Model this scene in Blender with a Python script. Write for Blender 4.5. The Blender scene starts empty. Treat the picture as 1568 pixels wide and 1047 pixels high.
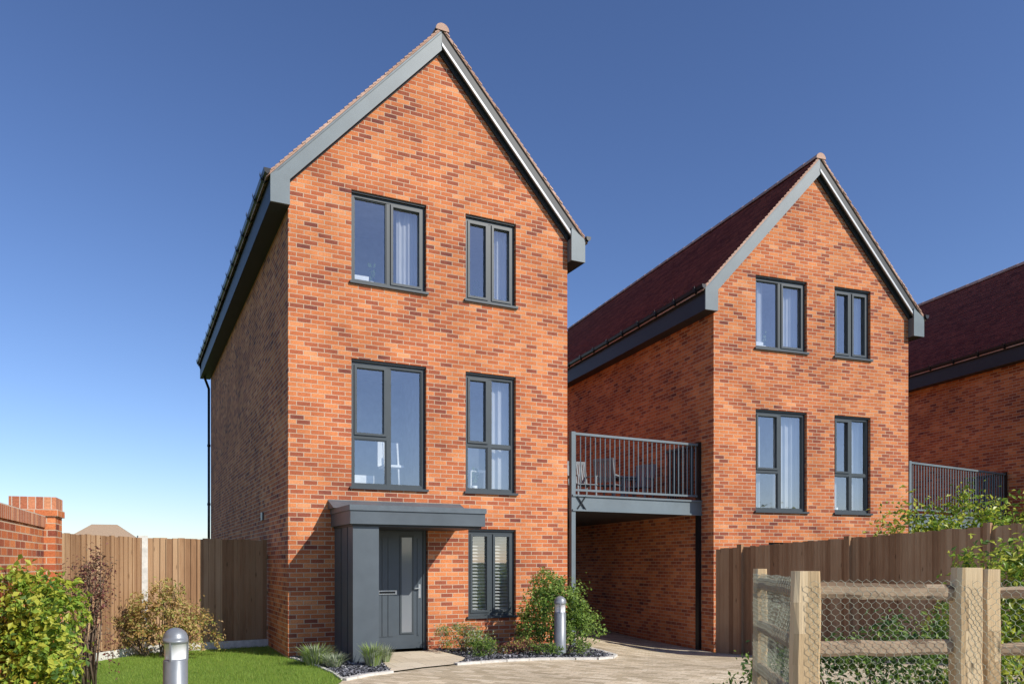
import bpy, math, random
import numpy as np
from mathutils import Vector, Matrix
random.seed(7); rng = np.random.default_rng(7)
SC = bpy.context.scene
COL = SC.collection

# ------------------------------------------------------------------ materials
class NB:
    def __init__(s, name):
        s.mat = bpy.data.materials.new(name); s.mat.use_nodes = True
        s.nt = s.mat.node_tree; s.nt.nodes.clear()
        s.out = s.nt.nodes.new('ShaderNodeOutputMaterial')
        s.p = s.nt.nodes.new('ShaderNodeBsdfPrincipled')
        s.nt.links.new(s.p.outputs[0], s.out.inputs[0])
    def n(s, t): return s.nt.nodes.new(t)
    def l(s, a, b): s.nt.links.new(a, b)
    def put(s, sock, v):
        if isinstance(v, (int, float, tuple, list)): sock.default_value = v
        else: s.l(v, sock)
    def m(s, op, a, b=0.0, c=None):
        n = s.n('ShaderNodeMath'); n.operation = op
        s.put(n.inputs[0], a); s.put(n.inputs[1], b)
        if c is not None: s.put(n.inputs[2], c)
        return n.outputs[0]
    def uv(s):
        n = s.n('ShaderNodeUVMap'); return n.outputs[0]
    def obj(s):
        return s.n('ShaderNodeTexCoord').outputs['Object']
    def sep(s, v):
        n = s.n('ShaderNodeSeparateXYZ'); s.l(v, n.inputs[0]); return n.outputs
    def comb(s, a, b, c=0.0):
        n = s.n('ShaderNodeCombineXYZ'); s.put(n.inputs[0], a); s.put(n.inputs[1], b); s.put(n.inputs[2], c); return n.outputs[0]
    def noise(s, vec, scale, detail=3, rough=.5):
        n = s.n('ShaderNodeTexNoise'); s.l(vec, n.inputs['Vector']); n.inputs['Scale'].default_value = scale
        n.inputs['Detail'].default_value = detail; n.inputs['Roughness'].default_value = rough; return n.outputs[0]
    def white(s, vec):
        n = s.n('ShaderNodeTexWhiteNoise'); n.noise_dimensions = '3D'; s.l(vec, n.inputs['Vector']); return n.outputs['Value']
    def ramp(s, fac, stops):
        n = s.n('ShaderNodeValToRGB'); s.l(fac, n.inputs[0]); e = n.color_ramp.elements
        while len(e) < len(stops): e.new(.5)
        for i, (p, c) in enumerate(stops):
            e[i].position = p; e[i].color = (*c, 1)
        return n.outputs[0]
    def mix(s, f, a, b, mode='MIX'):
        n = s.n('ShaderNodeMix'); n.data_type = 'RGBA'; n.blend_type = mode
        s.put(n.inputs[0], f)
        s.put(n.inputs[6], (*a, 1) if isinstance(a, tuple) else a)
        s.put(n.inputs[7], (*b, 1) if isinstance(b, tuple) else b)
        return n.outputs[2]
    def maprange(s, v, a, b, c, d):
        n = s.n('ShaderNodeMapRange'); s.l(v, n.inputs[0])
        for i, x in enumerate((a, b, c, d)): n.inputs[i+1].default_value = x
        return n.outputs[0]
    def bump(s, h, strength=.4, dist=.01):
        n = s.n('ShaderNodeBump'); n.inputs['Strength'].default_value = strength; n.inputs['Distance'].default_value = dist
        s.l(h, n.inputs['Height']); s.l(n.outputs[0], s.p.inputs['Normal'])
    def fin(s, col=None, rough=.8, metal=0, spec=.3):
        if col is not None: s.put(s.p.inputs['Base Color'], (*col, 1) if isinstance(col, tuple) else col)
        s.put(s.p.inputs['Roughness'], rough); s.p.inputs['Metallic'].default_value = metal
        s.p.inputs['Specular IOR Level'].default_value = spec
        return s.mat

def brick_mat(name, bw, bh, mort, stops, mortar, rough=.9, off=.5, bumpd=.006, patch=.25, spec=.15):
    b = NB(name); uv = b.uv(); o = b.sep(uv); u, v = o[0], o[1]
    rv = b.m('DIVIDE', v, bh); row = b.m('FLOOR', rv); fv = b.m('FRACT', rv)
    half = b.m('MULTIPLY', b.m('FLOORED_MODULO', row, 2.0), off)
    cu = b.m('ADD', b.m('DIVIDE', u, bw), half)
    cu = b.m('ADD', cu, b.m('MULTIPLY', b.white(b.comb(row, 3.3)), .06))
    col = b.m('FLOOR', cu); fu = b.m('FRACT', cu)
    grain = b.noise(uv, 50, 1.5, .6)
    mh = b.m('ADD', mort / bh * .7, b.m('MULTIPLY', grain, mort / bh * .6))
    mw = b.m('ADD', mort / bw * .7, b.m('MULTIPLY', grain, mort / bw * .6))
    isb = b.m('MULTIPLY', b.m('GREATER_THAN', fv, mh), b.m('GREATER_THAN', fu, mw))
    rnd = b.white(b.comb(col, row, 1.7))
    lowf = b.noise(uv, .9, 3, .6)
    rr = b.m('ADD', b.m('MULTIPLY', rnd, .82), b.m('MULTIPLY', b.m('SUBTRACT', lowf, .4), patch*1.4))
    c = b.ramp(rr, stops)
    g = b.maprange(grain, .25, .75, .78, 1.2)
    c = b.mix(1.0, c, b.comb(g, g, g), 'MULTIPLY')
    low2 = b.maprange(lowf, .3, .7, .84, 1.16)
    mc = b.mix(isb, mortar, c)
    mc = b.mix(1.0, mc, b.comb(low2, low2, low2), 'MULTIPLY')
    h = b.m('MULTIPLY', isb, b.m('ADD', .75, b.m('MULTIPLY', rnd, .35)))
    b.bump(h, .8, bumpd)
    return b.fin(mc, rough, 0, spec)

BR = [(0.0, (.17, .055, .045)), (.07, (.29, .085, .05)), (.26, (.44, .125, .055)), (.55, (.56, .178, .068)), (.8, (.65, .235, .092)), (.97, (.72, .34, .17))]
M_brick = brick_mat('red_brick', .225, .075, .0125, BR, (.56, .41, .29))
M_brick_edge = brick_mat('brick_on_edge', .075, .225, .010, [(0, (.38, .13, .07)), (.5, (.54, .2, .1)), (1, (.66, .34, .18))], (.6, .5, .4), off=0)
M_tile = brick_mat('clay_roof_tile', .165, .1, .006, [(0, (.14, .038, .03)), (.4, (.21, .058, .042)), (.8, (.27, .078, .052)), (1, (.18, .055, .04))], (.05, .02, .018), bumpd=.008, patch=.2)
M_ridge = brick_mat('ridge_tile', .45, 3, .012, [(0, (.44, .27, .2)), (1, (.56, .38, .3))], (.4, .34, .3), off=0)
M_pave = brick_mat('block_paving', .21, .105, .006, [(0, (.40, .33, .22)), (.35, (.54, .45, .31)), (.7, (.64, .54, .39)), (1, (.7, .62, .47))], (.25, .21, .15), bumpd=.004, patch=.3)
M_slab = brick_mat('paving_slab', .45, .45, .008, [(0, (.60, .51, .37)), (1, (.70, .61, .46))], (.35, .3, .23), bumpd=.003)

def plain(name, c, rough=.5, metal=0, spec=.4, var=.12, sc=6, bmp=0):
    b = NB(name); o = b.obj(); f = b.maprange(b.noise(o, sc, 3, .6), .3, .7, 1 - var, 1 + var)
    col = b.mix(1.0, c, b.comb(f, f, f), 'MULTIPLY')
    if bmp: b.bump(b.noise(o, 60, 2), bmp, .004)
    return b.fin(col, rough, metal, spec)
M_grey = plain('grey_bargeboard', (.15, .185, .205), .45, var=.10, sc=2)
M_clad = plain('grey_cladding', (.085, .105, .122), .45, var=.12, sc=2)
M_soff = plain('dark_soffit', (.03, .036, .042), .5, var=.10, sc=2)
M_dgrey = plain('anthracite_frame', (.055, .068, .076), .4, var=.06)
M_door = plain('door_paint', (.07, .088, .105), .35, var=.05)
M_black = plain('black_plastic', (.012, .013, .015), .35)
M_white = plain('white_trim', (.62, .64, .66), .4, var=.04)
M_chrome = plain('brushed_steel', (.6, .6, .6), .3, 1)
M_room = plain('room_wall', (.55, .56, .58), .9)
M_conc = plain('concrete', (.62, .60, .55), .9, var=.16, sc=12, bmp=.3)
M_boll = plain('bollard_paint', (.24, .26, .28), .4, .3)
M_lead = plain('lead_flashing', (.11, .135, .155), .5, .2)
M_wire = plain('galvanised_wire', (.34, .36, .28), .6, .2)
M_whitep = plain('white_ceramic', (.8, .8, .8), .4)

def wood(name, stops, bw=.1, rough=.85, axis='v', g=1.0):
    b = NB(name); uv = b.uv(); o = b.sep(uv); u, v = o[0], o[1]
    if axis == 'u': u, v = v, u
    id_ = b.m('FLOOR', b.m('DIVIDE', u, bw)); r = b.white(b.comb(id_, 5.1))
    st = b.comb(b.m('MULTIPLY', u, 60), b.m('ADD', b.m('MULTIPLY', v, 3.0), b.m('MULTIPLY', r, 31)))
    gr = b.noise(st, 1.0, 3, .65)
    lo = b.noise(b.comb(b.m('MULTIPLY', u, 5), b.m('MULTIPLY', v, 1.2)), 1.0, 2)
    f = b.m('ADD', b.m('MULTIPLY', r, .45), b.m('ADD', b.m('MULTIPLY', gr, .35), b.m('MULTIPLY', lo, .3)))
    c = b.ramp(f, stops)
    kn = b.n('ShaderNodeTexVoronoi'); kn.inputs['Scale'].default_value = 1.0
    b.l(b.comb(b.m('MULTIPLY', u, 8), b.m('MULTIPLY', v, 2.2), r), kn.inputs['Vector'])
    kk = b.maprange(kn.outputs['Distance'], .03, .13, .35, 1.0)
    c = b.mix(1.0, c, b.comb(kk, kk, kk), 'MULTIPLY')
    b.bump(gr, .5*g, .006)
    return b.fin(c, rough, 0, .2)
M_fence = wood('fence_board', [(.15, (.17, .088, .045)), (.45, (.32, .185, .10)), (.7, (.44, .285, .165)), (.95, (.52, .36, .225))])
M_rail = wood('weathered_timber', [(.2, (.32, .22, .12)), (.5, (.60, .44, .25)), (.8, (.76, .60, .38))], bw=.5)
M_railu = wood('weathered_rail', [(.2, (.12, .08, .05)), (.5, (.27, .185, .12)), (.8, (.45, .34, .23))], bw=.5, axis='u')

def glass_mat():
    b = NB('window_glass'); nt = b.nt; nt.nodes.remove(b.p)
    tr = b.n('ShaderNodeBsdfTransparent'); tr.inputs[0].default_value = (.90, .93, .94, 1)
    gl = b.n('ShaderNodeBsdfGlossy'); gl.inputs['Roughness'].default_value = .015; gl.inputs[0].default_value = (.95, .97, 1, 1)
    bp = b.n('ShaderNodeBump'); bp.inputs['Strength'].default_value = .04; bp.inputs['Distance'].default_value = .02
    b.l(b.noise(b.obj(), 1.3, 1), bp.inputs['Height']); b.l(bp.outputs[0], gl.inputs['Normal'])
    lw = b.n('ShaderNodeLayerWeight'); lw.inputs[0].default_value = .5
    f = b.m('ADD', b.m('MULTIPLY', b.m('POWER', lw.outputs['Facing'], 3.0), .5), .24)
    mx = b.n('ShaderNodeMixShader'); b.l(f, mx.inputs[0]); b.l(tr.outputs[0], mx.inputs[1]); b.l(gl.outputs[0], mx.inputs[2])
    b.l(mx.outputs[0], b.out.inputs[0]); return b.mat
M_glass = glass_mat()

def transl(name, c1, c2, t=.35, rough=.5, sc=3.0, spec=.3):
    b = NB(name); nz = b.noise(b.obj(), sc, 0)
    c = b.mix(b.maprange(nz, .35, .65, 0, 1), c1, c2)
    b.fin(c, rough, 0, spec)
    tn = b.n('ShaderNodeBsdfTranslucent'); b.l(c, tn.inputs[0])
    mx = b.n('ShaderNodeMixShader'); mx.inputs[0].default_value = t
    b.l(b.p.outputs[0], mx.inputs[1]); b.l(tn.outputs[0], mx.inputs[2]); b.l(mx.outputs[0], b.out.inputs[0])
    return b.mat
M_curt = transl('curtain_fabric', (.80, .80, .81), (.72, .73, .75), .45, .9)
L_yel = [transl('leaf_yellowgreen', (.50, .56, .07), (.62, .64, .12), .5, .35), transl('leaf_green', (.24, .38, .05), (.32, .46, .08), .45, .3), transl('leaf_dark', (.07, .14, .03), (.11, .19, .04), .35, .4)]
L_red = [transl('leaf_red', (.17, .055, .055), (.26, .10, .08), .3), transl('leaf_brown', (.14, .09, .055), (.22, .15, .09), .3)]
L_och = [transl('leaf_ochre', (.55, .36, .12), (.66, .48, .2), .4), transl('leaf_tan', (.40, .24, .10), (.52, .35, .17), .35), transl('leaf_olive', (.30, .32, .08), (.42, .41, .12), .35)]
L_grn = [transl('leaf_fresh', (.28, .42, .08), (.40, .53, .13), .5), transl('leaf_mid', (.16, .27, .05), (.23, .35, .08), .45), transl('leaf_deep', (.055, .12, .03), (.09, .16, .04), .35)]
L_sil = [transl('leaf_grey', (.34, .39, .26), (.45, .49, .35), .3), transl('leaf_sage', (.2, .27, .12), (.28, .35, .16), .3)]
M_grassb = [transl('grass_blade', (.22, .35, .045), (.30, .42, .07), .45, .6, 2), transl('grass_blade_dry', (.36, .42, .10), (.27, .38, .07), .45, .6, 2)]
M_twig = plain('twig_bark', (.14, .10, .07), .9)
M_slate = [plain('slate_chip', (.14, .145, .165), .6), plain('slate_chip_light', (.30, .30, .32), .6), plain('slate_chip_dark', (.06, .063, .07), .6)]

def ground_mat(name, stops, sc=4, bs=.5):
    b = NB(name); o = b.obj(); f = b.m('ADD', b.m('MULTIPLY', b.noise(o, sc, 4, .65), .6), b.m('MULTIPLY', b.noise(o, .5, 3), .4))
    b.bump(b.noise(o, sc*8, 3, .7), bs, .03); return b.fin(b.ramp(f, stops), .95, 0, .1)
M_ground = ground_mat('meadow_ground', [(.3, (.06, .09, .025)), (.5, (.10, .14, .035)), (.7, (.15, .16, .06))])
M_lawn = ground_mat('lawn_turf', [(.3, (.12, .2, .03)), (.5, (.17, .27, .045)), (.7, (.22, .32, .06))], 12)
M_bed = ground_mat('slate_bed_base', [(.3, (.045, .047, .053)), (.6, (.10, .10, .11))], 30, .8)

# ------------------------------------------------------------------ mesh builder
class MB:
    def __init__(s): s.v = []; s.f = []; s.m = []; s.sm = []
    def poly(s, pts, mat=0, sm=False):
        i = len(s.v); s.v += [tuple(p) for p in pts]; s.f.append(tuple(range(i, i+len(pts)))); s.m.append(mat); s.sm.append(sm)
    def hexa(s, c, mat=0):
        i = len(s.v); s.v += [tuple(p) for p in c]
        for q in ((0,3,2,1),(4,5,6,7),(0,1,5,4),(1,2,6,5),(2,3,7,6),(3,0,4,7)):
            s.f.append(tuple(i+k for k in q)); s.m.append(mat); s.sm.append(False)
    def box(s, x0, x1, y0, y1, z0, z1, mat=0):
        s.hexa([(x0,y0,z0),(x1,y0,z0),(x1,y1,z0),(x0,y1,z0),(x0,y0,z1),(x1,y0,z1),(x1,y1,z1),(x0,y1,z1)], mat)
    def beam(s, p0, p1, w, h, mat=0, up=(0,0,1)):
        p0 = Vector(p0); p1 = Vector(p1); d = (p1-p0).normalized(); up = Vector(up)
        if abs(d.dot(up)) > .95: up = Vector((0,1,0))
        sx = d.cross(up).normalized(); sz = sx.cross(d)
        base = len(s.v)
        for c in (p0, p1):
            for a, b in ((-1,-1),(1,-1),(1,1),(-1,1)):
                s.v.append(tuple(c+sx*(a*w/2)+sz*(b*h/2)))
        o = base
        for j in range(4):
            s.f.append((o+j, o+4+j, o+4+(j+1)%4, o+(j+1)%4)); s.m.append(mat); s.sm.append(False)
        s.f.append((base, base+1, base+2, base+3)); s.m.append(mat); s.sm.append(False)
        o = base+4; s.f.append((o+3, o+2, o+1, o)); s.m.append(mat); s.sm.append(False)
    def log(s, p0, p1, w, h, mat=0, seg=8, jit=.004, ch=.22):
        p0 = Vector(p0); p1 = Vector(p1); d = (p1-p0).normalized(); up = Vector((0,0,1))
        if abs(d.dot(up)) > .9: up = Vector((0,1,0))
        sx = d.cross(up).normalized(); sz = sx.cross(d); base = len(s.v)
        sec = [(-1,-1+ch*2),(-1+ch*2,-1),(1-ch*2,-1),(1,-1+ch*2),(1,1-ch*2),(1-ch*2,1),(-1+ch*2,1),(-1,1-ch*2)]
        n = 8; off = [random.uniform(-.06,.06) for _ in range(8)]
        for k in range(seg+1):
            c = p0.lerp(p1, k/seg)+sx*random.uniform(-jit,jit)+sz*random.uniform(-jit,jit)
            e = .93 if k in (0, seg) else 1
            for i,(a,b) in enumerate(sec):
                q = 1+off[i]+random.uniform(-.04,.04)
                s.v.append(tuple(c+sx*a*w/2*q*e+sz*b*h/2*q*e))
        for k in range(seg):
            o = base+k*n
            for j in range(n):
                s.f.append((o+j, o+n+j, o+n+(j+1)%n, o+(j+1)%n)); s.m.append(mat); s.sm.append(False)
        s.f.append(tuple(base+j for j in range(n))); s.m.append(mat); s.sm.append(False)
        o = base+seg*n; s.f.append(tuple(o+j for j in reversed(range(n)))); s.m.append(mat); s.sm.append(False)
    def cyl(s, p0, p1, r0, r1=None, n=12, mat=0, caps=True):
        r1 = r0 if r1 is None else r1
        p0 = Vector(p0); p1 = Vector(p1); d = (p1-p0).normalized()
        up = Vector((0,0,1)) if abs(d.z) < .9 else Vector((1,0,0))
        sx = d.cross(up).normalized(); sz = sx.cross(d); i = len(s.v)
        for p, r in ((p0, r0), (p1, r1)):
            for k in range(n):
                a = 2*math.pi*k/n; s.v.append(tuple(p+sx*math.cos(a)*r+sz*math.sin(a)*r))
        for k in range(n):
            s.f.append((i+k, i+n+k, i+n+(k+1)%n, i+(k+1)%n)); s.m.append(mat); s.sm.append(True)
        if caps:
            s.f.append(tuple(i+k for k in range(n))); s.m.append(mat); s.sm.append(False)
            s.f.append(tuple(i+n+k for k in reversed(range(n)))); s.m.append(mat); s.sm.append(False)
    def lathe(s, prof, n=24, mats=None, c=(0,0,0)):
        i = len(s.v)
        for r, z in prof:
            for k in range(n):
                a = 2*math.pi*k/n; s.v.append((c[0]+r*math.cos(a), c[1]+r*math.sin(a), c[2]+z))
        for j in range(len(prof)-1):
            for k in range(n):
                a = i+j*n+k; b = i+j*n+(k+1)%n
                s.f.append((a, b, b+n, a+n)); s.m.append(mats[j] if mats else 0); s.sm.append(True)
    def build(s, name, mats, parent=None, loc=None, rotz=None, recalc=False):
        me = bpy.data.meshes.new(name); me.from_pydata(s.v, [], s.f)
        for m in mats: me.materials.append(m)
        me.polygons.foreach_set('material_index', s.m); me.polygons.foreach_set('use_smooth', s.sm)
        me.update()
        if recalc:
            import bmesh
            bm = bmesh.new(); bm.from_mesh(me); bmesh.ops.recalc_face_normals(bm, faces=bm.faces); bm.to_mesh(me); bm.free(); me.update()
        uvl = me.uv_layers.new(name='UVMap'); Z = Vector((0,0,1)); vs = me.vertices
        for p in me.polygons:
            nn = p.normal
            if abs(nn.z) > .95: t = Vector((1,0,0)); b = Vector((0,1,0))
            else: t = Z.cross(nn).normalized(); b = nn.cross(t)
            for li in p.loop_indices:
                co = vs[me.loops[li].vertex_index].co
                uvl.data[li].uv = (co.dot(t)+20, co.dot(b)+20.0)
        o = bpy.data.objects.new(name, me); COL.objects.link(o)
        if parent: o.parent = parent
        if loc: o.location = loc
        if rotz is not None: o.rotation_euler = (0, 0, rotz)
        return o

def empty(name, loc, rotz=0):
    e = bpy.data.objects.new(name, None); COL.objects.link(e); e.location = loc; e.rotation_euler = (0, 0, rotz); e.empty_display_size = .3; return e

# ------------------------------------------------------------------ house
W = 5.18; D = 13.0; XC = 2.59; SL = 1.083
def clip(poly, f):
    out = []
    for i in range(len(poly)):
        a, b = poly[i], poly[(i+1) % len(poly)]; fa, fb = f(a), f(b)
        if fa >= 0: out.append(a)
        if (fa >= 0) != (fb >= 0):
            t = fa/(fa-fb); out.append((a[0]+(b[0]-a[0])*t, a[1]+(b[1]-a[1])*t))
    return out

def gutter(mb, x, sgn, y0, y1, z):
    prof = [(0, 0), (.012, -.06), (.05, -.09), (.09, -.06), (.105, 0), (.095, 0), (.085, -.05), (.05, -.078), (.02, -.05), (.008, 0)]
    for i in range(len(prof)-1):
        a, b = prof[i], prof[i+1]
        mb.poly([(x+sgn*a[0], y0, z+a[1]), (x+sgn*a[0], y1, z+a[1]), (x+sgn*b[0], y1, z+b[1]), (x+sgn*b[0], y0, z+b[1])], 0)
    for y in (y0, y1): mb.poly([(x+sgn*p[0], y, z+p[1]) for p in prof[:5]], 0)
    y = y0+.25
    while y < y1:
        pts = [(x+sgn*(-.004), z+.004), (x+sgn*.003, z-.08), (x+sgn*.05, z-.12), (x+sgn*.11, z-.08), (x+sgn*.128, z+.012)]
        for i in range(4):
            a, b = pts[i], pts[i+1]
            mb.poly([(a[0], y, a[1]), (a[0], y+.06, a[1]), (b[0], y+.06, b[1]), (b[0], y, b[1])], 0)
            mb.poly([(a[0], y, a[1]), (b[0], y, b[1]), (b[0]*.97+x*.03, y, b[1]+.03), (a[0]*.97+x*.03, y, a[1]+.03)], 0)
        y += .8

M_glassdark = NB('door_glass').fin((.20, .22, .24), .08, 0, .8)
def house(loc, ang, rdz, porch=True, style=0):
    H = empty('brick_house', loc, ang)
    ZR = 10.85+rdz
    zt = lambda x: ZR - SL*abs(x-XC)
    ZB = -.6
    ops = [(1.03, 2.35, 6.23, 7.76, 'A'), (3.09, 4.09, 6.23, 7.76, 'B'), (1.03, 2.35, 2.81, 4.95, 'C'), (3.09, 4.09, 2.81, 4.95, 'D'),
           (3.14, 4.09, .58, 2.15, 'B2'), (1.36, 2.38, .03, 2.15, 'DOOR')]
    w = MB(); top = lambda x: zt(x)-.13
    xs = sorted(set([0, XC, W]+[o[0] for o in ops]+[o[1] for o in ops])); zs = sorted(set([ZB]+[o[2] for o in ops]+[o[3] for o in ops]+[11.0]))
    for i in range(len(xs)-1):
        for j in range(len(zs)-1):
            x0, x1, z0, z1 = xs[i], xs[i+1], zs[j], zs[j+1]; cx, cz = (x0+x1)/2, (z0+z1)/2
            if any(o[0] < cx < o[1] and o[2] < cz < o[3] for o in ops): continue
            P = [(x0, z0), (x1, z0), (x1, z1), (x0, z1)]
            P = clip(P, lambda p: (ZR-.13+SL*(p[0]-XC))-p[1]); 
            if len(P) > 2: P = clip(P, lambda p: (ZR-.13-SL*(p[0]-XC))-p[1])
            if len(P) > 2: w.poly([(p[0], 0, p[1]) for p in P])
    for (x0, x1, z0, z1, k) in ops:
        d = .15
        w.poly([(x0, 0, z0), (x0, 0, z1), (x0, d, z1), (x0, d, z0)]); w.poly([(x1, 0, z1), (x1, 0, z0), (x1, d, z0), (x1, d, z1)])
        w.poly([(x0, 0, z1), (x1, 0, z1), (x1, d, z1), (x0, d, z1)]); w.poly([(x1, 0, z0), (x0, 0, z0), (x0, d, z0), (x1, d, z0)])
    w.poly([(0, D, ZB), (0, 0, ZB), (0, 0, top(0)), (0, D, top(0))])
    w.poly([(W, 0, ZB), (W, D, ZB), (W, D, top(0)), (W, 0, top(0))])
    w.poly([(W, D, ZB), (0, D, ZB), (0, D, top(0)), (XC, D, ZR-.13), (W, D, top(0))])
    w.build('walls', [M_brick], H)
    r = MB(); y0, y1 = -.15, D+.15; HX = XC+.36; nrow = int(HX*math.sqrt(1+SL*SL)/.1)
    dx = HX/nrow
    for sg in (-1, 1):
        for i in range(nrow):
            xa = XC+sg*(HX-i*dx); xb = XC+sg*(HX-(i+1)*dx)
            za = zt(xa)+.018; zb = zt(xb)-.004
            ya = y0+random.uniform(-.008, .008); yb = y1
            q = [(xa, ya, za), (xb, ya, zb), (xb, yb, zb), (xa, yb, za)]
            r.poly(q if sg == 1 else q[::-1], 0)
            q = [(xa, ya, za-.024), (xa, ya, za), (xa, yb, za), (xa, yb, za-.024)]
            r.poly(q if sg == 1 else q[::-1], 0)
            r.poly([(xa, ya, za-.03), (xb, ya, zb-.03), (xb, ya, zb), (xa, ya, za)], 1)
        xe = XC+sg*HX; u = .055
        r.poly([(xe, y0, zt(xe)-u), (xe, y1, zt(xe)-u), (XC, y1, ZR-u), (XC, y0, ZR-u)], 1)
        r.poly([(xe, y0+.004, zt(xe)-u), (XC, y0+.004, ZR-u), (XC, y0+.004, ZR-.02), (xe, y0+.004, zt(xe)-.02)], 1)
        r.poly([(xe, y1, zt(xe)-u), (XC, y1, ZR-u), (XC, y1, ZR), (xe, y1, zt(xe))], 1)
        r.poly([(xe, y0, zt(xe)-u), (xe, y1, zt(xe)-u), (xe, y1, zt(xe)), (xe, y0, zt(xe))], 1)
    y = y0-.012; zc = ZR-.08
    while y < y1:
        ye = min(y+.44, y1); rr = .12; NS = 12
        for a in range(NS):
            a0 = math.pi*a/NS; a1 = math.pi*(a+1)/NS
            P = lambda an, yy, k=1.0: (XC+math.cos(an)*rr*k, yy, zc+math.sin(an)*rr*k)
            r.poly([P(a0, y, 1.05), P(a1, y, 1.05), P(a1, ye), P(a0, ye)][::-1], 2, False)
        r.poly([P(math.pi*a/NS, y, 1.05) for a in range(NS+1)][::-1], 2)
        y += .44
    r.build('roof', [M_tile, M_ridge, M_ridge], H)
    b = MB()
    for (ya, yb) in ((-.125, -.095), (D+.095, D+.125)):
        for sg in (-1, 1):
            right = sg == 1
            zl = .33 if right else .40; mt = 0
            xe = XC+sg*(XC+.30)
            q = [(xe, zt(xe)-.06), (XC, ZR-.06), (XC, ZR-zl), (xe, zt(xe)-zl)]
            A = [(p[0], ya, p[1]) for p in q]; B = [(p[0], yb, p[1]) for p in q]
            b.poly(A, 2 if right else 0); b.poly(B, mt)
            for i in range(4): b.poly([A[i], B[i], B[(i+1) % 4], A[(i+1) % 4]], mt)
            if ya < 0:
                u0, u1, mm = (.275, .332, 1) if right else (.058, .10, 3)
                q = [(xe, zt(xe)-u0), (XC, ZR-u0), (XC, ZR-u1), (xe, zt(xe)-u1)]
                A = [(p[0], ya-.014, p[1]) for p in q]; B = [(p[0], ya+.004, p[1]) for p in q]
                b.poly(A, mm)
                for i in range(4): b.poly([A[i], B[i], B[(i+1) % 4], A[(i+1) % 4]], mm)
            s0, s1 = (ya+.02, .0) if ya < 0 else (D, yb-.02)
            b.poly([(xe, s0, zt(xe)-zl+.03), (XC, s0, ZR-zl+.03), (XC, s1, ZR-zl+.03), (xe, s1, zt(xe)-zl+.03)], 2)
            q = [(XC+sg*XC, zt(0)-.31), (XC, ZR-.31), (XC, ZR-.42), (XC+sg*XC, zt(0)-.42)]  # dark strip below the bargeboard, coloured to stand in for soffit shadow on brick
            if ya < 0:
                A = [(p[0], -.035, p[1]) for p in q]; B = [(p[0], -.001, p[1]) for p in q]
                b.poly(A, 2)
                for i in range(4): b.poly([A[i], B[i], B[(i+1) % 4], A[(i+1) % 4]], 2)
    zb = 7.23+rdz; zf = zt(-.30)
    for sg in (-1, 1):
        xi = 0 if sg == -1 else W; xo = xi+sg*.30
        for yp, yq in ((-.16, -.127), (D+.127, D+.15)):
            q = [(xo, zb), (xi+sg*.0, zb), (xi, zt(xi)-.40+.02), (xi, zt(xi)-.2), (xo, zf-.06)]
            A = [(p[0], yp, p[1]) for p in q]; B = [(p[0], yq, p[1]) for p in q]
            b.poly(A); b.poly(B)
            for i in range(5): b.poly([A[i], B[i], B[(i+1) % 5], A[(i+1) % 5]])
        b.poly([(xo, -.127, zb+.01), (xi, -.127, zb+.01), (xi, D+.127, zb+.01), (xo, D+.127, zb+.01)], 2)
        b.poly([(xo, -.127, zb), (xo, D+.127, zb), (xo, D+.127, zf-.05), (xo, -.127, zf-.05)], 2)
        b.poly([(xi, -.127, zb), (xi, 0, zb), (xi, 0, zt(xi)-.4), (xi, -.127, zt(xi)-.4)])
    b.build('bargeboards_and_eaves', [M_grey, M_white, M_soff, M_lead], H, recalc=True)
    g = MB(); gutter(g, -.303, -1, -.2, D+.1, zf+.0); gutter(g, W+.303, 1, -.2, D+.1, zf+.0)
    g.cyl((-.07, D-.15, zb-.35), (-.07, D-.15, ZB), .038, n=10)
    g.cyl((-.07, D-.15, zb-.35), (-.35, D-.15, zf-.08), .038, n=10)
    for z in (1.5, 3.3, 5.1): g.cyl((-.07, D-.15, z), (-.07, D-.15, z+.07), .05, n=10)
    g.build('gutters', [M_black], H)
    fr = MB(); gl = MB(); cu = MB(); rm = MB()
    def bars(x0, x1, z0, z1, wd, ya, yb, mat=0):
        fr.box(x0, x0+wd, ya, yb, z0, z1, mat); fr.box(x1-wd, x1, ya, yb, z0, z1, mat)
        fr.box(x0+wd, x1-wd, ya, yb, z0, z0+wd, mat); fr.box(x0+wd, x1-wd, ya, yb, z1-wd, z1, mat)
    def curtain(x0, x1, z0, z1, y=.26, f=34, amp=.022):
        n = max(8, int((x1-x0)*70)); ph = random.uniform(0, 6)
        for i in range(n):
            a = x0+(x1-x0)*i/n; c = x0+(x1-x0)*(i+1)/n
            Y = lambda t: y+amp*math.sin(t*f+ph)+amp*.6*math.sin(t*f*2.3+1+ph)
            cu.poly([(a, Y(a), z0), (c, Y(c), z0), (c, Y(c), z1), (a, Y(a), z1)], 0, True)
    for (x0, x1, z0, z1, k) in ops:
        if k == 'DOOR': continue
        fr.box(x0-.03, x1+.03, -.045, .07, z0-.035, z0+.004)
        g0 = .008; X0, X1, Z0, Z1 = x0+g0, x1-g0, z0+.006, z1-.03
        fr.box(x0+.002, x1-.002, .03, .05, z1-.03, z1-.004)
        bars(X0, X1, Z0, Z1, .055, .07, .14)
        mid = X0+(X1-X0)*.5
        fr.box(mid-.035, mid+.035, .075, .138, Z0+.055, Z1-.055)
        panes = []
        tz = Z0+(Z1-Z0)*.40
        L = (X0+.055, mid-.035); R = (mid+.035, X1-.055)
        zlo, zhi = Z0+.055, Z1-.055
        if k in ('B', 'B2'): panes = [(L, zlo, zhi, 1), (R, zlo, zhi, 1)]
        if k == 'A': panes = [(L, zlo, zhi, 0), (R, zlo, zhi, 1)]
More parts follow.
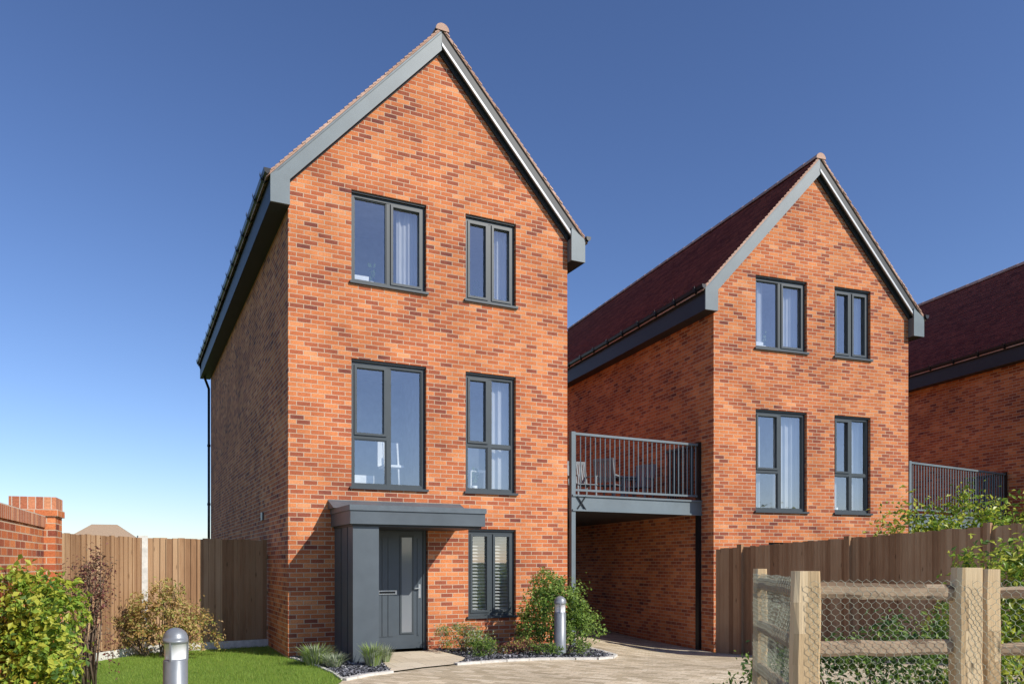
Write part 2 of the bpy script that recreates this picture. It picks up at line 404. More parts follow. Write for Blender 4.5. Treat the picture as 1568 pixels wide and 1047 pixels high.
        if k == 'C':
            fr.box(L[0], L[1], .076, .137, tz-.03, tz+.03); panes = [(L, zlo, tz-.03, 0), (L, tz+.03, zhi, 1), (R, zlo, zhi, 0)]
        if k == 'D':
            for q in (L, R): fr.box(q[0], q[1], .076, .137, tz-.03, tz+.03)
            panes = [(L, zlo, tz-.03, 0), (L, tz+.03, zhi, 1), (R, zlo, tz-.03, 0), (R, tz+.03, zhi, 0)]
        for (q, a, c, sash) in panes:
            if sash: bars(q[0]+.003, q[1]-.003, a+.003, c-.003, .042, .055, .12)
            else: bars(q[0]+.001, q[1]-.001, a+.001, c-.001, .014, .085, .13)
        gl.poly([(X0+.02, .115, Z0+.02), (X1-.02, .115, Z0+.02), (X1-.02, .115, Z1-.02), (X0+.02, .115, Z1-.02)])
        rx0, rx1, ry0, ry1, rz0, rz1 = x0-.25, x1+.25, .16, 2.2, z0-.1, z1+.15
        rm.poly([(rx0, ry1, rz0), (rx1, ry1, rz0), (rx1, ry1, rz1), (rx0, ry1, rz1)])
        rm.poly([(rx0, ry0, rz0), (rx0, ry1, rz0), (rx0, ry1, rz1), (rx0, ry0, rz1)])
        rm.poly([(rx1, ry0, rz0), (rx1, ry1, rz0), (rx1, ry1, rz1), (rx1, ry0, rz1)])
        rm.poly([(rx0, ry0, rz1), (rx1, ry0, rz1), (rx1, ry1, rz1), (rx0, ry1, rz1)])
        rm.poly([(rx0, ry0, rz0), (rx1, ry0, rz0), (rx1, ry1, rz0), (rx0, ry1, rz0)])
        if k == 'B2':
            z = z0+.05
            while z < z1-.05:
                for q in (L, R):
                    cu.poly([(q[0]-.02, .22, z), (q[1]+.02, .22, z), (q[1]+.02, .25, z+.03), (q[0]-.02, .25, z+.03)])
                z += .06
        elif k == 'A':
            curtain(x1-.46, x1-.02, z0, z1); curtain(x0-.05, x0+.08, z0, z1)
            cu.box(x0+.10, x0+.36, .22, .25, z0+.06, z0+.20, 2)
            if style: curtain(x0, x0+.36, z0, z1)
        elif k == 'B':
            curtain(x1-.38, x1-.02, z0, z1); curtain(x0-.05, x0+.12, z0, z1)
            if style: curtain(x0, x0+.3, z0, z1)
        elif k == 'C':
            if style: curtain(x1-.66, x1, z0, z1); curtain(x0-.02, x0+.3, z0, z1)
            else:
                cu.box(x0+.10, x0+.52, .45, .75, z0+.05, z0+.25, 2)
                for lx in (.75, 1.0): cu.beam((x0+lx, .5, z0), (x0+lx-.05, .5, z0+.85), .03, .03, 2)
                cu.box(x0+.7, x0+1.06, .45, .8, z0+.42, z0+.46, 2); cu.box(x0+.68, x0+1.02, .78, .81, z0+.46, z0+.9, 2)
                curtain(x0-.05, x0+.08, z0, z1)
        else:
            curtain(x1-.40, x1-.02, z0, z1)
            if style: curtain(x0, x0+.3, z0, z1)
            else:
                cu.box(x0+.3, x0+.62, .5, .8, z0+.42, z0+.46, 2); cu.box(x0+.28, x0+.6, .78, .81, z0+.46, z0+.95, 2)
                for lx in (.32, .6): cu.beam((x0+lx, .52, z0), (x0+lx, .52, z0+.44), .03, .03, 2)
    fr.build('window_frames', [M_dgrey], H)
    gl.build('window_glass_panes', [M_glass], H)
    rm.build('rooms', [M_room], H)
    for (px, pz) in ((1.03+.42, 6.23), (3.09+.33, 6.23), (3.09+.3, 2.81)):
        for q in range(40):
            a = random.uniform(0, 6.28); l = random.uniform(.05, .16); h = random.uniform(.05, .32)
            c = Vector((px+.4*l*math.cos(a), .3+.4*l*math.sin(a), pz+.12+h))
            cu.poly([c, c+Vector((.035, 0, .02)), c+Vector((.02, .01, .06))], 1)
        cu.cyl((px, .3, pz+.02), (px, .3, pz+.14), .05, .06, 10, 2)
        cu.cyl((px, .3, pz+.12), (px, .3, pz+.4), .006, .004, 5, 1)
    cu.build('curtains_and_contents', [M_curt, L_grn[2], M_whitep], H)
    d = MB(); x0, x1, z0, z1 = 1.36, 2.38, .03, 2.15
    F = .06
    d.box(x0+.005, x0+F, .07, .14, z0, z1-.005); d.box(x1-F, x1-.005, .07, .14, z0, z1-.005); d.box(x0+F, x1-F, .07, .14, z1-F, z1-.005)
    d.box(x0+F+.003, x1-F-.003, .095, .135, z0+.03, z1-F-.003, 1)
    gx0, gx1, gz0, gz1 = 1.93, 2.12, .34, 1.98
    xa = x0+F+.06
    while xa < x1-F-.06:
        xb = min(xa+.105, x1-F-.06)
        if not (xb > gx0-.03 and xa < gx1+.03): d.box(xa, xb-.012, .083, .1, z0+.25, z1-F-.12, 1)
        xa += .105
    d.box(gx0-.03, gx0, .08, .11, gz0-.03, gz1+.03, 0); d.box(gx1, gx1+.03, .08, .11, gz0-.03, gz1+.03, 0)
    d.box(gx0, gx1, .08, .11, gz0-.03, gz0, 0); d.box(gx0, gx1, .08, .11, gz1, gz1+.03, 0)
    d.box(gx0, gx1, .089, .094, gz0, gz1, 4)
    d.box(1.50, 1.84, .068, .094, 1.0, 1.07, 2); d.box(1.53, 1.81, .064, .069, 1.018, 1.052, 3)
    d.box(2.235, 2.275, .078, .094, .93, 1.17, 2); d.beam((2.255, .05, 1.1), (2.15, .05, 1.1), .018, .018, 2); d.beam((2.255, .05, 1.1), (2.255, .09, 1.1), .018, .018, 2)
    d.box(x0-.02, x1+.02, -.10, .14, -.02, .03, 5)
    d.build('front_door', [M_dgrey, M_door, M_chrome, M_black, M_glassdark, M_conc], H)
    if porch:
        p = MB()
        p.box(.75, 1.155, -1.17, -.002, -.3, 2.13, 0)
        for gx in (-.85, -.45): p.box(.742, .751, gx-.004, gx+.004, 0, 2.13, 1)
        p.box(.69, 2.91, -1.25, -.003, 2.132, 2.335, 0)
        p.box(.675, 2.925, -1.27, -.003, 2.337, 2.42, 2)
        p.box(.73, 2.87, -1.19, -.004, 2.10, 2.131, 1)
        p.hexa([(.64, -.4, 2.421), (2.99, -.4, 2.421), (2.99, -.002, 2.421), (.64, -.002, 2.421), (.64, -.03, 2.56), (2.99, -.03, 2.56), (2.99, -.002, 2.58), (.64, -.002, 2.58)], 2)
        p.build('porch_canopy', [M_clad, M_soff, M_lead], H)
        v = MB(); v.box(-.03, 0.01, 2.5, 2.7, 2.35, 2.5); v.build('wall_vent', [M_dgrey], H)
    return H

A1 = math.atan2(.4406, .8977); A2 = math.atan2(.3366, .9416); A3 = math.atan2(.283, .959)
house((-3.6, 12.6, 0), A1, 0)
house((4.14, 16.09, -.18), A2, -.39, porch=False, style=1)
house((13.5, 18.65, -.18), A3, -.39, porch=False, style=1)

# ------------------------------------------------------------------ balcony over carport
def balcony(PL, PR, vL, vR, zt_, depth):
    B = empty('balcony', (0, 0, 0)); f = MB(); PL = Vector((*PL, 0)); PR = Vector((*PR, 0)); vL = Vector((*vL, 0)); vR = Vector((*vR, 0))
    d = (PR-PL).normalized(); n = Vector((d.y, -d.x, 0))
    z1 = zt_-1.2; z0 = z1-.28
    Z = lambda p, z: Vector((p.x, p.y, z))
    f.beam(Z(PL, (z0+z1)/2), Z(PR, (z0+z1)/2), .12, z1-z0, 0)
    f.beam(Z(PL+n*.07, z1+.01), Z(PR+n*.07, z1+.01), .04, .035, 0)
    f.beam(Z(PL+n*.07, z0+.01), Z(PR+n*.07, z0+.01), .04, .035, 0)
    f.beam(Z(PL, zt_), Z(PR, zt_), .06, .045, 0); f.beam(Z(PL, z1+.12), Z(PR, z1+.12), .04, .04, 0)
    L = (PR-PL).length; nb = int(L/.115)
    for i in range(1, nb):
        q = PL+d*(L*i/nb); f.beam(Z(q, z1+.13), Z(q, zt_-.02), .018, .018, 0)
    f.beam(Z(PL+d*.03+n*.02, -.5), Z(PL+d*.03+n*.02, zt_+.03), .09, .09, 0, up=(d.x, d.y, 0))
    f.beam(Z(PR-d*.03, -.5), Z(PR-d*.03, zt_+.06), .10, .10, 1, up=(d.x, d.y, 0))
    for i in range(1, 12):
        q = PR-d*.12+vR*(.1*i); f.beam(Z(q, z1+.13), Z(q, zt_-.02), .03, .03, 1)
    f.beam(Z(PR-d*.12, zt_), Z(PR-d*.12+vR*1.2, zt_), .05, .05, 1)
    f.beam(Z(PL+n*.08+d*.1, z0+.02), Z(PL+n*.08+d*.3, z1), .02, .02, 1)
    f.beam(Z(PL+n*.08+d*.3, z0+.02), Z(PL+n*.08+d*.1, z1), .02, .02, 1)
    f.build('frame_and_railing', [M_grey, M_black], B)
    s = MB(); a = PL+vL*.08+d*.01; b = PR+vR*.08-d*.01; c = b+vR*depth; e = a+vL*depth
    s.hexa([Z(a, z0+.03), Z(b, z0+.03), Z(c, z0+.03), Z(e, z0+.03), Z(a, z1-.03), Z(b, z1-.03), Z(c, z1-.03), Z(e, z1-.03)])
    s.build('deck', [M_soff], B)
    return B
balcony((1.12, 15.02), (3.97, 16.56), (-.4406, .8977), (-.3366, .9416), 4.02, 9)
balcony((9.1, 18.05), (12.95, 20.55), (-.3366, .9416), (-.283, .959), 3.85, 9)

M_chairw = plain('grey_timber', (.22, .24, .26), .7)
def chair(loc, rot):
    c = MB()
    for x in (-.22, .22):
        c.beam((x, -.22, 0), (x, -.2, .44), .035, .035); c.beam((x, .25, 0), (x, .22, .45), .035, .035); c.beam((x, .22, .45), (x, .34, .98), .035, .035)
        c.beam((x, -.22, .64), (x, .27, .66), .05, .03); c.beam((x, -.21, .44), (x, -.21, .64), .03, .03)
    for i in range(8): c.beam((-.24, -.22+i*.06, .45), (.24, -.22+i*.06, .45), .045, .018)
    for i in range(8): c.beam((-.19+i*.054, .235, .5), (-.19+i*.054, .335, .96), .035, .015, up=(0, 1, 0))
    c.beam((-.24, .34, .98), (.24, .34, .98), .03, .06)
    c.build('garden_chair', [M_chairw], None, loc, rot)
chair((1.55, 17.2, 2.79), .4); chair((2.15, 17.3, 2.79), 2.6); chair((2.9, 17.8, 2.79), -.6)
t = MB(); t.cyl((0, 0, .7), (0, 0, .74), .4, n=20)
for a in range(4): t.beam((.28*math.cos(a*1.57), .28*math.sin(a*1.57), 0), (.2*math.cos(a*1.57), .2*math.sin(a*1.57), .7), .04, .04)
t.build('garden_table', [M_chairw], None, (2.6, 18.4, 2.79))

# ------------------------------------------------------------------ ground
def ss(a, b, x):
    t = min(1, max(0, (x-a)/(b-a))); return t*t*(3-2*t)
def zg(x, y): return -.3*ss(11, 16.5, y)*ss(0, 3.5, x)*(1-ss(6, 9, x))-.2*ss(6, 9, x)*ss(11, 16.5, y)
import bmesh
gx = [-900, -300, -120, -60, -30]+[i*.5 for i in range(-40, 61)]+[45, 80, 160, 400, 900]
gy = [-900, -300, -100, -40, -15]+[i*.5 for i in range(-10, 81)]+[60, 90, 160, 400, 1200]
g = MB(); nx = len(gx)
g.v = [(x, y, zg(x, y)) for y in gy for x in gx]
for j in range(len(gy)-1):
    for i in range(nx-1):
        a = j*nx+i; g.f.append((a, a+1, a+nx+1, a+nx)); g.m.append(0); g.sm.append(True)
g.build('ground', [M_ground])
def drape(name, pts, off, mat, rot=0):
    bm = bmesh.new(); vs = [bm.verts.new((x, y, 0)) for x, y in pts]; f = bm.faces.new(vs)
    bmesh.ops.triangulate(bm, faces=[f])
    xs = [p[0] for p in pts]; ys = [p[1] for p in pts]
    for ax, lo, hi in ((0, min(xs), max(xs)), (1, min(ys), max(ys))):
        k = math.ceil(lo/.5)
        while k*.5 < hi:
            co = [0, 0, 0]; no = [0, 0, 0]; co[ax] = k*.5; no[ax] = 1
            bmesh.ops.bisect_plane(bm, geom=bm.verts[:]+bm.edges[:]+bm.faces[:], plane_co=co, plane_no=no, dist=1e-5); k += 1
    for v in bm.verts: v.co.z = zg(v.co.x, v.co.y)+off
    bmesh.ops.recalc_face_normals(bm, faces=bm.faces)
    if sum(f.normal.z for f in bm.faces) < 0: bmesh.ops.reverse_faces(bm, faces=bm.faces[:])
    uvl = bm.loops.layers.uv.new('UVMap'); c, s = math.cos(rot), math.sin(rot)
    for f in bm.faces:
        for l in f.loops: l[uvl].uv = (l.vert.co.x*c-l.vert.co.y*s+30, l.vert.co.x*s+l.vert.co.y*c+30)
    me = bpy.data.meshes.new(name); bm.to_mesh(me); bm.free(); me.materials.append(mat)
    o = bpy.data.objects.new(name, me); COL.objects.link(o); return o
edge = [(-2.2, 10.2), (-1.98, 10.62), (-1.68, 10.94), (-1.3, 11.38), (-.85, 11.75), (-.5, 11.98), (-.1, 12.18), (.25, 12.34), (.6, 12.45), (1.0, 12.5), (1.35, 12.6), (1.62, 12.85), (1.75, 13.4), (1.6, 14.2), (1.35, 14.9)]
drape('driveway', [(-2.2, .5)]+edge+[(1.0, 15.2), (-2.9, 23), (1.0, 24.5), (4.0, 16.4), (4.1, 15.9), (7.4, 11.75), (7.6, 9), (7.6, .5)], .012, M_pave, .5)
LAWN = [(-2.2, 3.0), (-2.2, 10.2), (-2.45, 10.8), (-2.95, 11.7), (-3.6, 12.55), (-4.45, 14.3), (-6.15, 13.2), (-6.45, 12.1), (-6.75, 11), (-6.2, 3.0)]
drape('lawn', LAWN, .02, M_lawn)
BED1 = [(-2.2, 10.2), (-1.98, 10.62), (-1.68, 10.94), (-2.0, 12.05), (-2.57, 13.1), (-3.6, 12.6), (-2.95, 11.7), (-2.45, 10.8)]
BED2 = [(-1.36, 13.7), (-.72, 12.5)]+edge[4:]+[(1.05, 14.88)]
drape('slate_bed', BED1, .024, M_bed); drape('slate_bed', BED2, .024, M_bed)
drape('footpath', [(-1.68, 10.94), (-1.3, 11.38), (-.85, 11.75), (-.72, 12.5), (-1.36, 13.7), (-2.57, 13.1), (-2.0, 12.05)], .03, M_slab, -A1)
def inside(p, P):
    r = False
    for i in range(len(P)):
        a, b = P[i], P[i-1]
        if (a[1] > p[1]) != (b[1] > p[1]) and p[0] < (b[0]-a[0])*(p[1]-a[1])/(b[1]-a[1])+a[0]: r = not r
    return r
def samp(P, n):
    xs = [p[0] for p in P]; ys = [p[1] for p in P]; out = []
    while len(out) < n:
        p = (random.uniform(min(xs), max(xs)), random.uniform(min(ys), max(ys)))
        if inside(p, P): out.append(p)
    return out
ch = MB()
for P, n in ((BED1, 2600), (BED2, 5200)):
    for (x, y) in samp(P, n):
        z = zg(x, y)+.03; a = random.uniform(0, 6.28); s = random.uniform(.012, .032); h = random.uniform(.004, .014)
        tx, ty = random.uniform(-.5, .5), random.uniform(-.5, .5)
        pts = [(x+s*math.cos(a+q)*e, y+s*math.sin(a+q)*e, z+h+s*(tx*math.cos(a+q)+ty*math.sin(a+q))) for q, e in ((0, 1), (1.3, .6), (2.9, 1), (4.4, .65))]
        m = random.choices((0, 1, 2), (5, 2.2, 3))[0]; ch.poly(pts, m)
ch.build('slate_chippings', M_slate)
def kerb(name, pts, w=.11, h=.035, seglen=.3):
    k = MB()
    for i in range(len(pts)-1):
        a, b = Vector((*pts[i], 0)), Vector((*pts[i+1], 0)); L = (b-a).length; n = max(1, round(L/seglen))
        for j in range(n):
            p = a.lerp(b, (j+.02)/n); q = a.lerp(b, (j+.98)/n)
            p.z = zg(p.x, p.y)+h/2-.01; q.z = zg(q.x, q.y)+h/2-.01; k.beam(p, q, w, h+.04)
    k.build(name, [M_conc])
kerb('kerb_edging', edge[0:3]); kerb('kerb_edging', edge[4:])
kerb('kerb_edging', [(-2.2, 10.2), (-2.45, 10.8), (-2.95, 11.7), (-3.5, 12.5)], .05, .03, .6)
bl = MB()
for (x, y) in samp([(-2.25, 7.0), (-2.2, 10.2), (-2.45, 10.8), (-2.95, 11.7), (-3.6, 12.55), (-4.45, 14.3), (-6.15, 13.2), (-6.6, 11), (-5.2, 7.0)], 42000):
    a = random.uniform(0, 6.28); h = random.uniform(.02, .05)*(1.4 if random.random() < .08 else 1); w = .003
    lx, ly = random.uniform(-.02, .02), random.uniform(-.02, .02)
    bl.poly([(x-w*math.cos(a), y-w*math.sin(a), .018), (x+w*math.cos(a), y+w*math.sin(a), .018), (x+lx, y+ly, .018+h)], 0 if random.random() < .7 else 1)
bl.build('grass', M_grassb)

# ------------------------------------------------------------------ fences
def board_fence(p0, p1, zt0, zt1, zb0, zb1, posts=(), postmat='w', side=1, gravel=False, pw=.10):
    a = Vector((*p0, 0)); b = Vector((*p1, 0)); d = (b-a).normalized(); n = Vector((d.y, -d.x, 0))*side; L = (b-a).length
    f = MB(); bw = .1; k = int(L/bw)
    for i in range(k):
        s0 = i*bw+.002; s1 = (i+1)*bw+.012; t = i/k
        zt_ = zt0+(zt1-zt0)*t+random.uniform(-.012, .012); zb = zb0+(zb1-zb0)*t+(.15 if gravel else .03)
        o = random.uniform(0, .010); lean = random.uniform(-.008, .008)
        th0, th1 = .006, .026
        P = lambda s, y, z: (d.x*s+n.x*y, d.y*s+n.y*y, z)
        f.hexa([P(s0, .0, zb), P(s1, 0, zb), P(s1, th0+o, zb), P(s0, th1+o, zb), P(s0+lean, .0, zt_), P(s1+lean, 0, zt_), P(s1+lean, th0+o, zt_), P(s0+lean, th1+o, zt_)], 0)
    for t, hh in posts:
        s = t*L; ztp = zt0+(zt1-zt0)*t+hh; c = d*s+n*.045
        f.beam((c.x, c.y, zb0-.3), (c.x, c.y, ztp), pw, pw, 1 if postmat == 'c' else 0, up=tuple(d))
    for zz in (.35, 1.0, 1.65):
        f.beam(tuple(-n*.03+Vector((0, 0, zb0+zz))), tuple(d*L-n*.03+Vector((0, 0, zb1+zz))), .04, .07, 0)
    if gravel: f.beam(tuple(n*.01+Vector((0, 0, zb0+.06))), tuple(d*L+n*.01+Vector((0, 0, zb1+.06))), .05, .17, 1)
    ang = math.atan2(d.y, d.x); R = Matrix.Rotation(-ang, 3, 'Z'); f.v = [tuple(R @ Vector(v)) for v in f.v]
    return f.build('wooden_fence', [M_fence, M_conc], None, (a.x, a.y, 0), ang, recalc=True)
board_fence((-6.2, 13.3), (-4.45, 14.42), 1.96, 1.96, 0, 0, posts=((-.035, .04),), postmat='c', gravel=True, pw=.15)
board_fence((-6.75, 11.1), (-6.2, 13.3), 1.98, 1.96, 0, 0, posts=(), postmat='c', gravel=True)
board_fence((4.16, 15.93), (8.6, 10.6), 1.82, 2.22, -.32, .0, posts=((.085, .05), (.40, .03), (.72, .05), (.97, .05)), side=1)

BW = empty('brick_garden_wall', (-5.34, 8.8, 0), math.atan2(-.928, .371))
m = MB(); m.box(.21, 4.2, -.107, .107, -.2, 1.93); m.box(-.22, .22, -.22, .22, -.2, 2.06); m.box(-.245, .245, -.245, .245, 2.06, 2.135)
m.build('wall_and_pier', [M_brick], BW)
m = MB(); m.box(.23, 4.2, -.125, .125, 1.932, 2.06); m.box(-.225, .225, -.225, .225, 2.137, 2.27); m.build('coping', [M_brick_edge], BW)

# post and rail fence with wire netting
PR_ = empty('post_and_rail_fence', (0, 0, 0))
m = MB()
def post(x, y, w=.155, h=1.5, dpt=.11): m.log((x, y, -.1), (x+random.uniform(-.012, .012), y, h), w, dpt, 0, seg=9, jit=.004, ch=.14)
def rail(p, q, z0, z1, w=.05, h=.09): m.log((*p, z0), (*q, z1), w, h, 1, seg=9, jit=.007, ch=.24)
A = (1.68, 4.5); Bp = (2.60, 4.5); Cp = (2.80, 4.62); Dp = (4.0, 4.3); E = (1.93, 6.1)
post(*A); post(*Bp, .16, 1.52); post(*Cp, .10, 1.51); post(*Dp); post(*E, .09, 1.5, .09)
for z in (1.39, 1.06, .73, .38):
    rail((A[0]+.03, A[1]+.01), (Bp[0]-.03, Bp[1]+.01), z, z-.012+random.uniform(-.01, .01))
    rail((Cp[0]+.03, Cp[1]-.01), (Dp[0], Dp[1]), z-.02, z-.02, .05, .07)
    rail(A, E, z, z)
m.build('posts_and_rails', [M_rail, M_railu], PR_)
m = MB()
def netting(p, q, z0, z1, c=.05, r=.0011):
    p = Vector((*p, 0)); q = Vector((*q, 0)); d = (q-p).normalized(); L = (q-p).length
    def P(s, z):
        return (p.x+d.x*s+.003*math.sin(z*23+s*5), p.y+d.y*s+.006*math.sin(s*9+z*7), z+.004*math.sin(s*11+z*3))
    hx = c; hy = c*.62; rows = int((z1-z0)/(hy)); cols = int(L/hx)
    for j in range(rows):
        o = (j % 2)*hx/2; zb = z0+j*hy
        for i in range(cols):
            s = i*hx+o
            if s+hx/2 > L: continue
            m.cyl(P(s, zb), P(s, zb+hy*.45), r*1.5, n=3, caps=False)
            m.cyl(P(s, zb+hy*.45), P(s+hx/2, zb+hy), r, n=3, caps=False)
            m.cyl(P(s, zb+hy*.45), P(max(0, s-hx/2), zb+hy), r, n=3, caps=False)
netting((A[0], A[1]-.07), (Bp[0], Bp[1]-.07), .8, 1.47); netting((Bp[0], Bp[1]-.07), (Dp[0], Dp[1]-.07), .8, 1.47)
netting((A[0]-.06, A[1]), (E[0]-.06, E[1]), .5, 1.48, r=.0014); netting((A[0]+.0, A[1]), (E[0]+.0, E[1]), .5, 1.48, r=.0014)
m.build('wire_netting', [M_wire], PR_)

M_bglass = NB('bollard_diffuser').fin((.75, .76, .78), .15, 0, .6)
def bollard(x, y, z=0):
    b = MB(); R = .1
    prof = [(.001, 0), (.13, 0), (.13, .015), (R, .02), (R, .70), (R*.97, .705), (R*.90, .71), (R*.86, .715), (R*.92, .85), (R*1.03, .852), (R*1.04, .885)]
    mats = [0, 0, 0, 0, 0, 0, 0, 1, 0, 0]
    for i in range(7):
        a = math.radians(i*15); prof.append((max(.001, R*1.04*math.cos(a)), .885+.10*math.sin(a))); mats.append(0)
    b.lathe(prof, 28, mats)
    for i in range(3): 
        a = i*2.094+.5; b.beam((R*.95*math.cos(a), R*.95*math.sin(a), .70), (R*.98*math.cos(a), R*.98*math.sin(a), .86), .014, .014, 0)
    b.build('bollard_light', [M_boll, M_bglass], None, (x, y, z))
bollard(-2.92, 6.8); bollard(.81, 13.2)

# ------------------------------------------------------------------ shrubs
def shrub(name, loc, lobes, n, leaf, mats, wts=None, clump=26, sig=.13, aspect=.5, stems=8, up=.3, fill=.25):
    P = []; Nn = []
    vol = np.array([l[3]*l[4]+l[3]*l[5] for l in lobes]); vol /= vol.sum()
    for l, v in zip(lobes, vol):
        nl = int(n*v); nc = clump
        dr = rng.normal(size=(nc, 3)); dr /= np.linalg.norm(dr, axis=1)[:, None]; dr[:, 2] = np.where(dr[:, 2] < -.5, -dr[:, 2], dr[:, 2])
        rad = rng.uniform(.66, 1.12, nc)[:, None]; cc = dr*rad
        ci = rng.integers(0, nc, nl); sg = rng.uniform(.6, 1.5, nc)[ci][:, None]*sig
        p = cc[ci]+rng.normal(size=(nl, 3))*sg
        nf = int(nl*fill); q = rng.normal(size=(nf, 3)); q /= np.linalg.norm(q, axis=1)[:, None]; q *= rng.uniform(.3, .95, nf)[:, None]; p[:nf] = q
        nn = p/(np.linalg.norm(p, axis=1)[:, None]+1e-6)
        P.append(p*np.array(l[3:6])+np.array(l[0:3])); Nn.append(nn)
    P = np.vstack(P); Nn = np.vstack(Nn); k = P[:, 2] > .02; P = P[k]; Nn = Nn[k]; N = len(P)
    nr = Nn*.8+rng.normal(size=(N, 3))*.7; nr[:, 2] += up; nr /= np.linalg.norm(nr, axis=1)[:, None]
    a = rng.normal(size=(N, 3)); a -= (a*nr).sum(1)[:, None]*nr; a /= np.linalg.norm(a, axis=1)[:, None]; b = np.cross(nr, a)
    s = leaf*rng.uniform(.6, 1.35, N)[:, None]
    v0 = P-a*s*.5; v1 = P+b*s*aspect*.5-a*s*.05+nr*s*.08; v2 = P+a*s*.5-nr*s*.12; v3 = P-b*s*aspect*.5-a*s*.05+nr*s*.08
    V = np.stack([v0, v1, v2, v3], 1).reshape(-1, 3)
    mb = MB(); mb.v = [tuple(x) for x in V.tolist()]; mb.f = [(4*i, 4*i+1, 4*i+2, 4*i+3) for i in range(N)]
    mb.m = rng.choice(len(mats), N, p=(np.array(wts)/sum(wts) if wts else None)).tolist(); mb.sm = [False]*N
    for i in range(stems):
        l = random.choice(lobes); e = Vector((l[0]+random.uniform(-.6, .6)*l[3], l[1]+random.uniform(-.6, .6)*l[4], l[2]+random.uniform(0, .8)*l[5]))
        b0 = Vector((l[0]*.5+random.uniform(-.08, .08), l[1]*.5, 0)); mid = b0.lerp(e, .5)+Vector((random.uniform(-.05, .05), 0, .05))
        mb.cyl(b0, mid, .014, .009, 6, len(mats)); mb.cyl(mid, e, .009, .003, 6, len(mats))
    return mb.build(name, list(mats)+[M_twig], None, loc)
shrub('shrub', (-4.12, 6.75, 0), [(0, 0, .55, .42, .35, .55), (-.2, .1, 1.05, .33, .3, .45), (.15, .1, .95, .26, .3, .4), (.22, -.1, .45, .3, .3, .45)], 7000, .062, L_yel, (5, 4, 2), 40, .12, .6, 14, fill=.15)
shrub('shrub', (-5.25, 9.6, 0), [(0, 0, .8, .4, .35, .8), (.15, 0, 1.25, .28, .25, .38)], 2200, .04, L_red, None, 30, .14, .5, 26, fill=.1)
shrub('shrub', (-5.7, 12.7, 0), [(0, 0, .5, .65, .4, .52), (-.45, 0, .35, .4, .35, .38), (.5, 0, .35, .42, .35, .42), (.1, 0, .9, .3, .3, .33)], 4500, .058, L_och, (4, 3, 4), 34, .12, .5, 30, fill=.15)
shrub('shrub', (.78, 13.75, -.03), [(0, 0, .62, .6, .45, .62), (-.15, 0, 1.0, .35, .3, .38), (.4, -.1, .4, .42, .4, .4), (-.4, -.1, .42, .3, .35, .4)], 8500, .058, L_grn, (5, 4, 2), 40, .12, .5, 12, fill=.25)
shrub('shrub', (-.85, 13.3, 0), [(0, 0, .26, .42, .3, .27), (.3, .05, .2, .25, .25, .2)], 2400, .038, [L_och[2], L_grn[1], L_sil[0]], None, 26, .13)
shrub('shrub', (-.45, 12.8, 0), [(0, 0, .14, .25, .2, .16)], 1000, .038, L_grn, None, 18, .15)
shrub('shrub', (-.05, 13.1, 0), [(0, 0, .10, .22, .2, .12), (.3, .1, .12, .25, .2, .13)], 1200, .038, [L_red[0], L_och[2], L_red[0]], None, 18, .15)
shrub('shrub', (.55, 12.9, 0), [(0, 0, .1, .3, .15, .12), (.6, -.05, .12, .2, .15, .14)], 1000, .038, L_grn, None, 18, .15)
def tuft(name, loc, n, r, h, mats):
    mb = MB()
    for i in range(n):
        a = random.uniform(0, 6.28); q = r*math.sqrt(random.random())*.5; x, y = q*math.cos(a), q*math.sin(a); hh = h*random.uniform(.5, 1.1); o = random.uniform(.3, 1)*r
        ex, ey = x+o*math.cos(a), y+o*math.sin(a); w = .006; px, py = -math.sin(a)*w, math.cos(a)*w
        mx, my, mz = x+(ex-x)*.35, y+(ey-y)*.35, hh*.65
        k = random.randrange(len(mats))
        mb.poly([(x-px, y-py, 0), (x+px, y+py, 0), (mx+px, my+py, mz), (mx-px, my-py, mz)], k); mb.poly([(mx-px, my-py, mz), (mx+px, my+py, mz), (ex, ey, hh)], k)
    mb.build(name, mats, None, loc)
tuft('lavender_plant', (-2.95, 11.75, .02), 420, .30, .30, L_sil+[L_grn[0]]); tuft('lavender_plant', (-2.6, 11.45, .02), 260, .22, .2, L_sil)
tuft('lavender_plant', (-2.05, 11.55, .02), 380, .2, .34, L_sil+[L_grn[0]]); tuft('lavender_plant', (-1.95, 12.0, .02), 200, .15, .25, L_sil)
shrub('shrub', (4.45, 7.0, 0), [(0, 0, 1.08, .55, .45, .66), (-.3, 0, .6, .5, .4, .6), (.4, 0, .98, .5, .4, .82)], 8000, .066, L_yel, (5, 4, 1.5), 44, .12, .45, 16, fill=.15)
shrub('shrub', (2.7, 6.6, 0), [(0, 0, .45, .6, .4, .45), (-.5, .1, .35, .4, .4, .4), (.7, .1, .55, .5, .4, .5)], 5500, .055, L_grn, (1, 3, 5), 40, .12, .5, 16)
shrub('hedge', (8.6, 14.6, -.15), [(-1.1, 0, 1.3, .9, .6, 1.42), (0, 0, 1.4, .9, .6, 1.46), (1.1, .1, 1.35, 1.0, .6, 1.5), (2.2, .2, 1.4, 1.0, .6, 1.55)], 14000, .10, L_yel, (4, 5, 2), 70, .10, .55, 16)

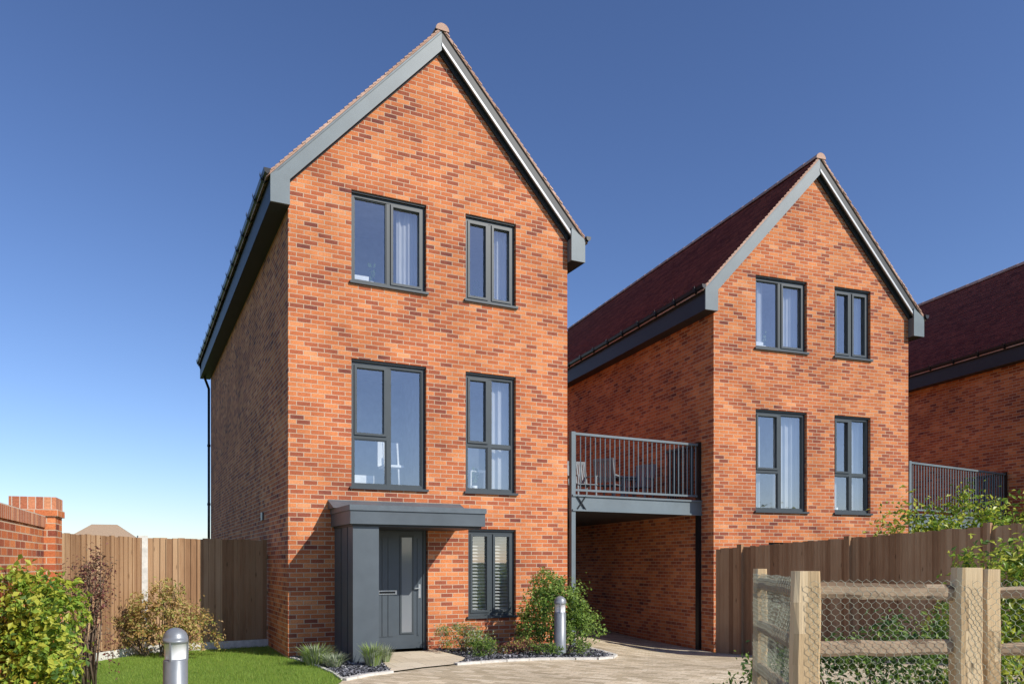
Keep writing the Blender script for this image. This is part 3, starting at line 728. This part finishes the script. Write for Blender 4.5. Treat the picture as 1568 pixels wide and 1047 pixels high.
dh = empty('distant_house', (-78, 150, 0), .3); m = MB(); m.box(-6, 6, -4, 4, 0, 5.4); m.build('walls', [M_brick], dh)
m = MB(); e = .5
c = [(-6-e, -4-e, 5.4), (6+e, -4-e, 5.4), (6+e, 4+e, 5.4), (-6-e, 4+e, 5.4)]; r0 = (-2.2, 0, 8.8); r1 = (2.2, 0, 8.8)
m.poly([c[0], c[1], r1, r0]); m.poly([c[1], c[2], r1]); m.poly([c[2], c[3], r0, r1]); m.poly([c[3], c[0], r0]); m.poly(c[::-1]); 
m.build('roof', [plain('brown_roof', (.38, .27, .18), .9)], dh)

# ------------------------------------------------------------------ sky, sun, camera
SUN = Vector((.853, -.523, 0)).normalized(); EL = math.radians(36)
w = bpy.data.worlds.new('World'); SC.world = w; w.use_nodes = True; nt = w.node_tree; bg = nt.nodes['Background']
sk = nt.nodes.new('ShaderNodeTexSky'); sk.sky_type = 'NISHITA'; sk.sun_disc = False; sk.sun_elevation = EL; sk.sun_rotation = math.atan2(SUN.x, SUN.y)
sk.air_density = 1.0; sk.dust_density = .25; sk.ozone_density = 3.0
gm = nt.nodes.new('ShaderNodeGamma'); gm.inputs[1].default_value = 1.15
mx = nt.nodes.new('ShaderNodeMix'); mx.data_type = 'RGBA'; mx.blend_type = 'MULTIPLY'; mx.inputs[0].default_value = 1; mx.inputs[7].default_value = (.92, .93, 1.10, 1)
nt.links.new(sk.outputs[0], gm.inputs[0]); nt.links.new(gm.outputs[0], mx.inputs[6]); nt.links.new(mx.outputs[2], bg.inputs[0]); bg.inputs[1].default_value = .10
sd = bpy.data.lights.new('sun', 'SUN'); sd.energy = 5.0; sd.angle = math.radians(.5); sd.color = (1, .94, .84)
so = bpy.data.objects.new('sun', sd); COL.objects.link(so)
dv = Vector((SUN.x*math.cos(EL), SUN.y*math.cos(EL), math.sin(EL))); so.rotation_euler = (-dv).to_track_quat('-Z', 'Y').to_euler(); so.location = dv*50
cd = bpy.data.cameras.new('camera'); cam = bpy.data.objects.new('camera', cd); COL.objects.link(cam)
cam.location = (0, 0, 1.55); cam.rotation_euler = (math.radians(90), 0, 0); cd.sensor_width = 36; cd.lens = 1200/1568*36; cd.shift_y = 337/1568; cd.clip_end = 5000; cd.clip_start = .05
SC.camera = cam
SC.view_settings.view_transform = 'Standard'; SC.view_settings.look = 'None'; SC.view_settings.exposure = 0
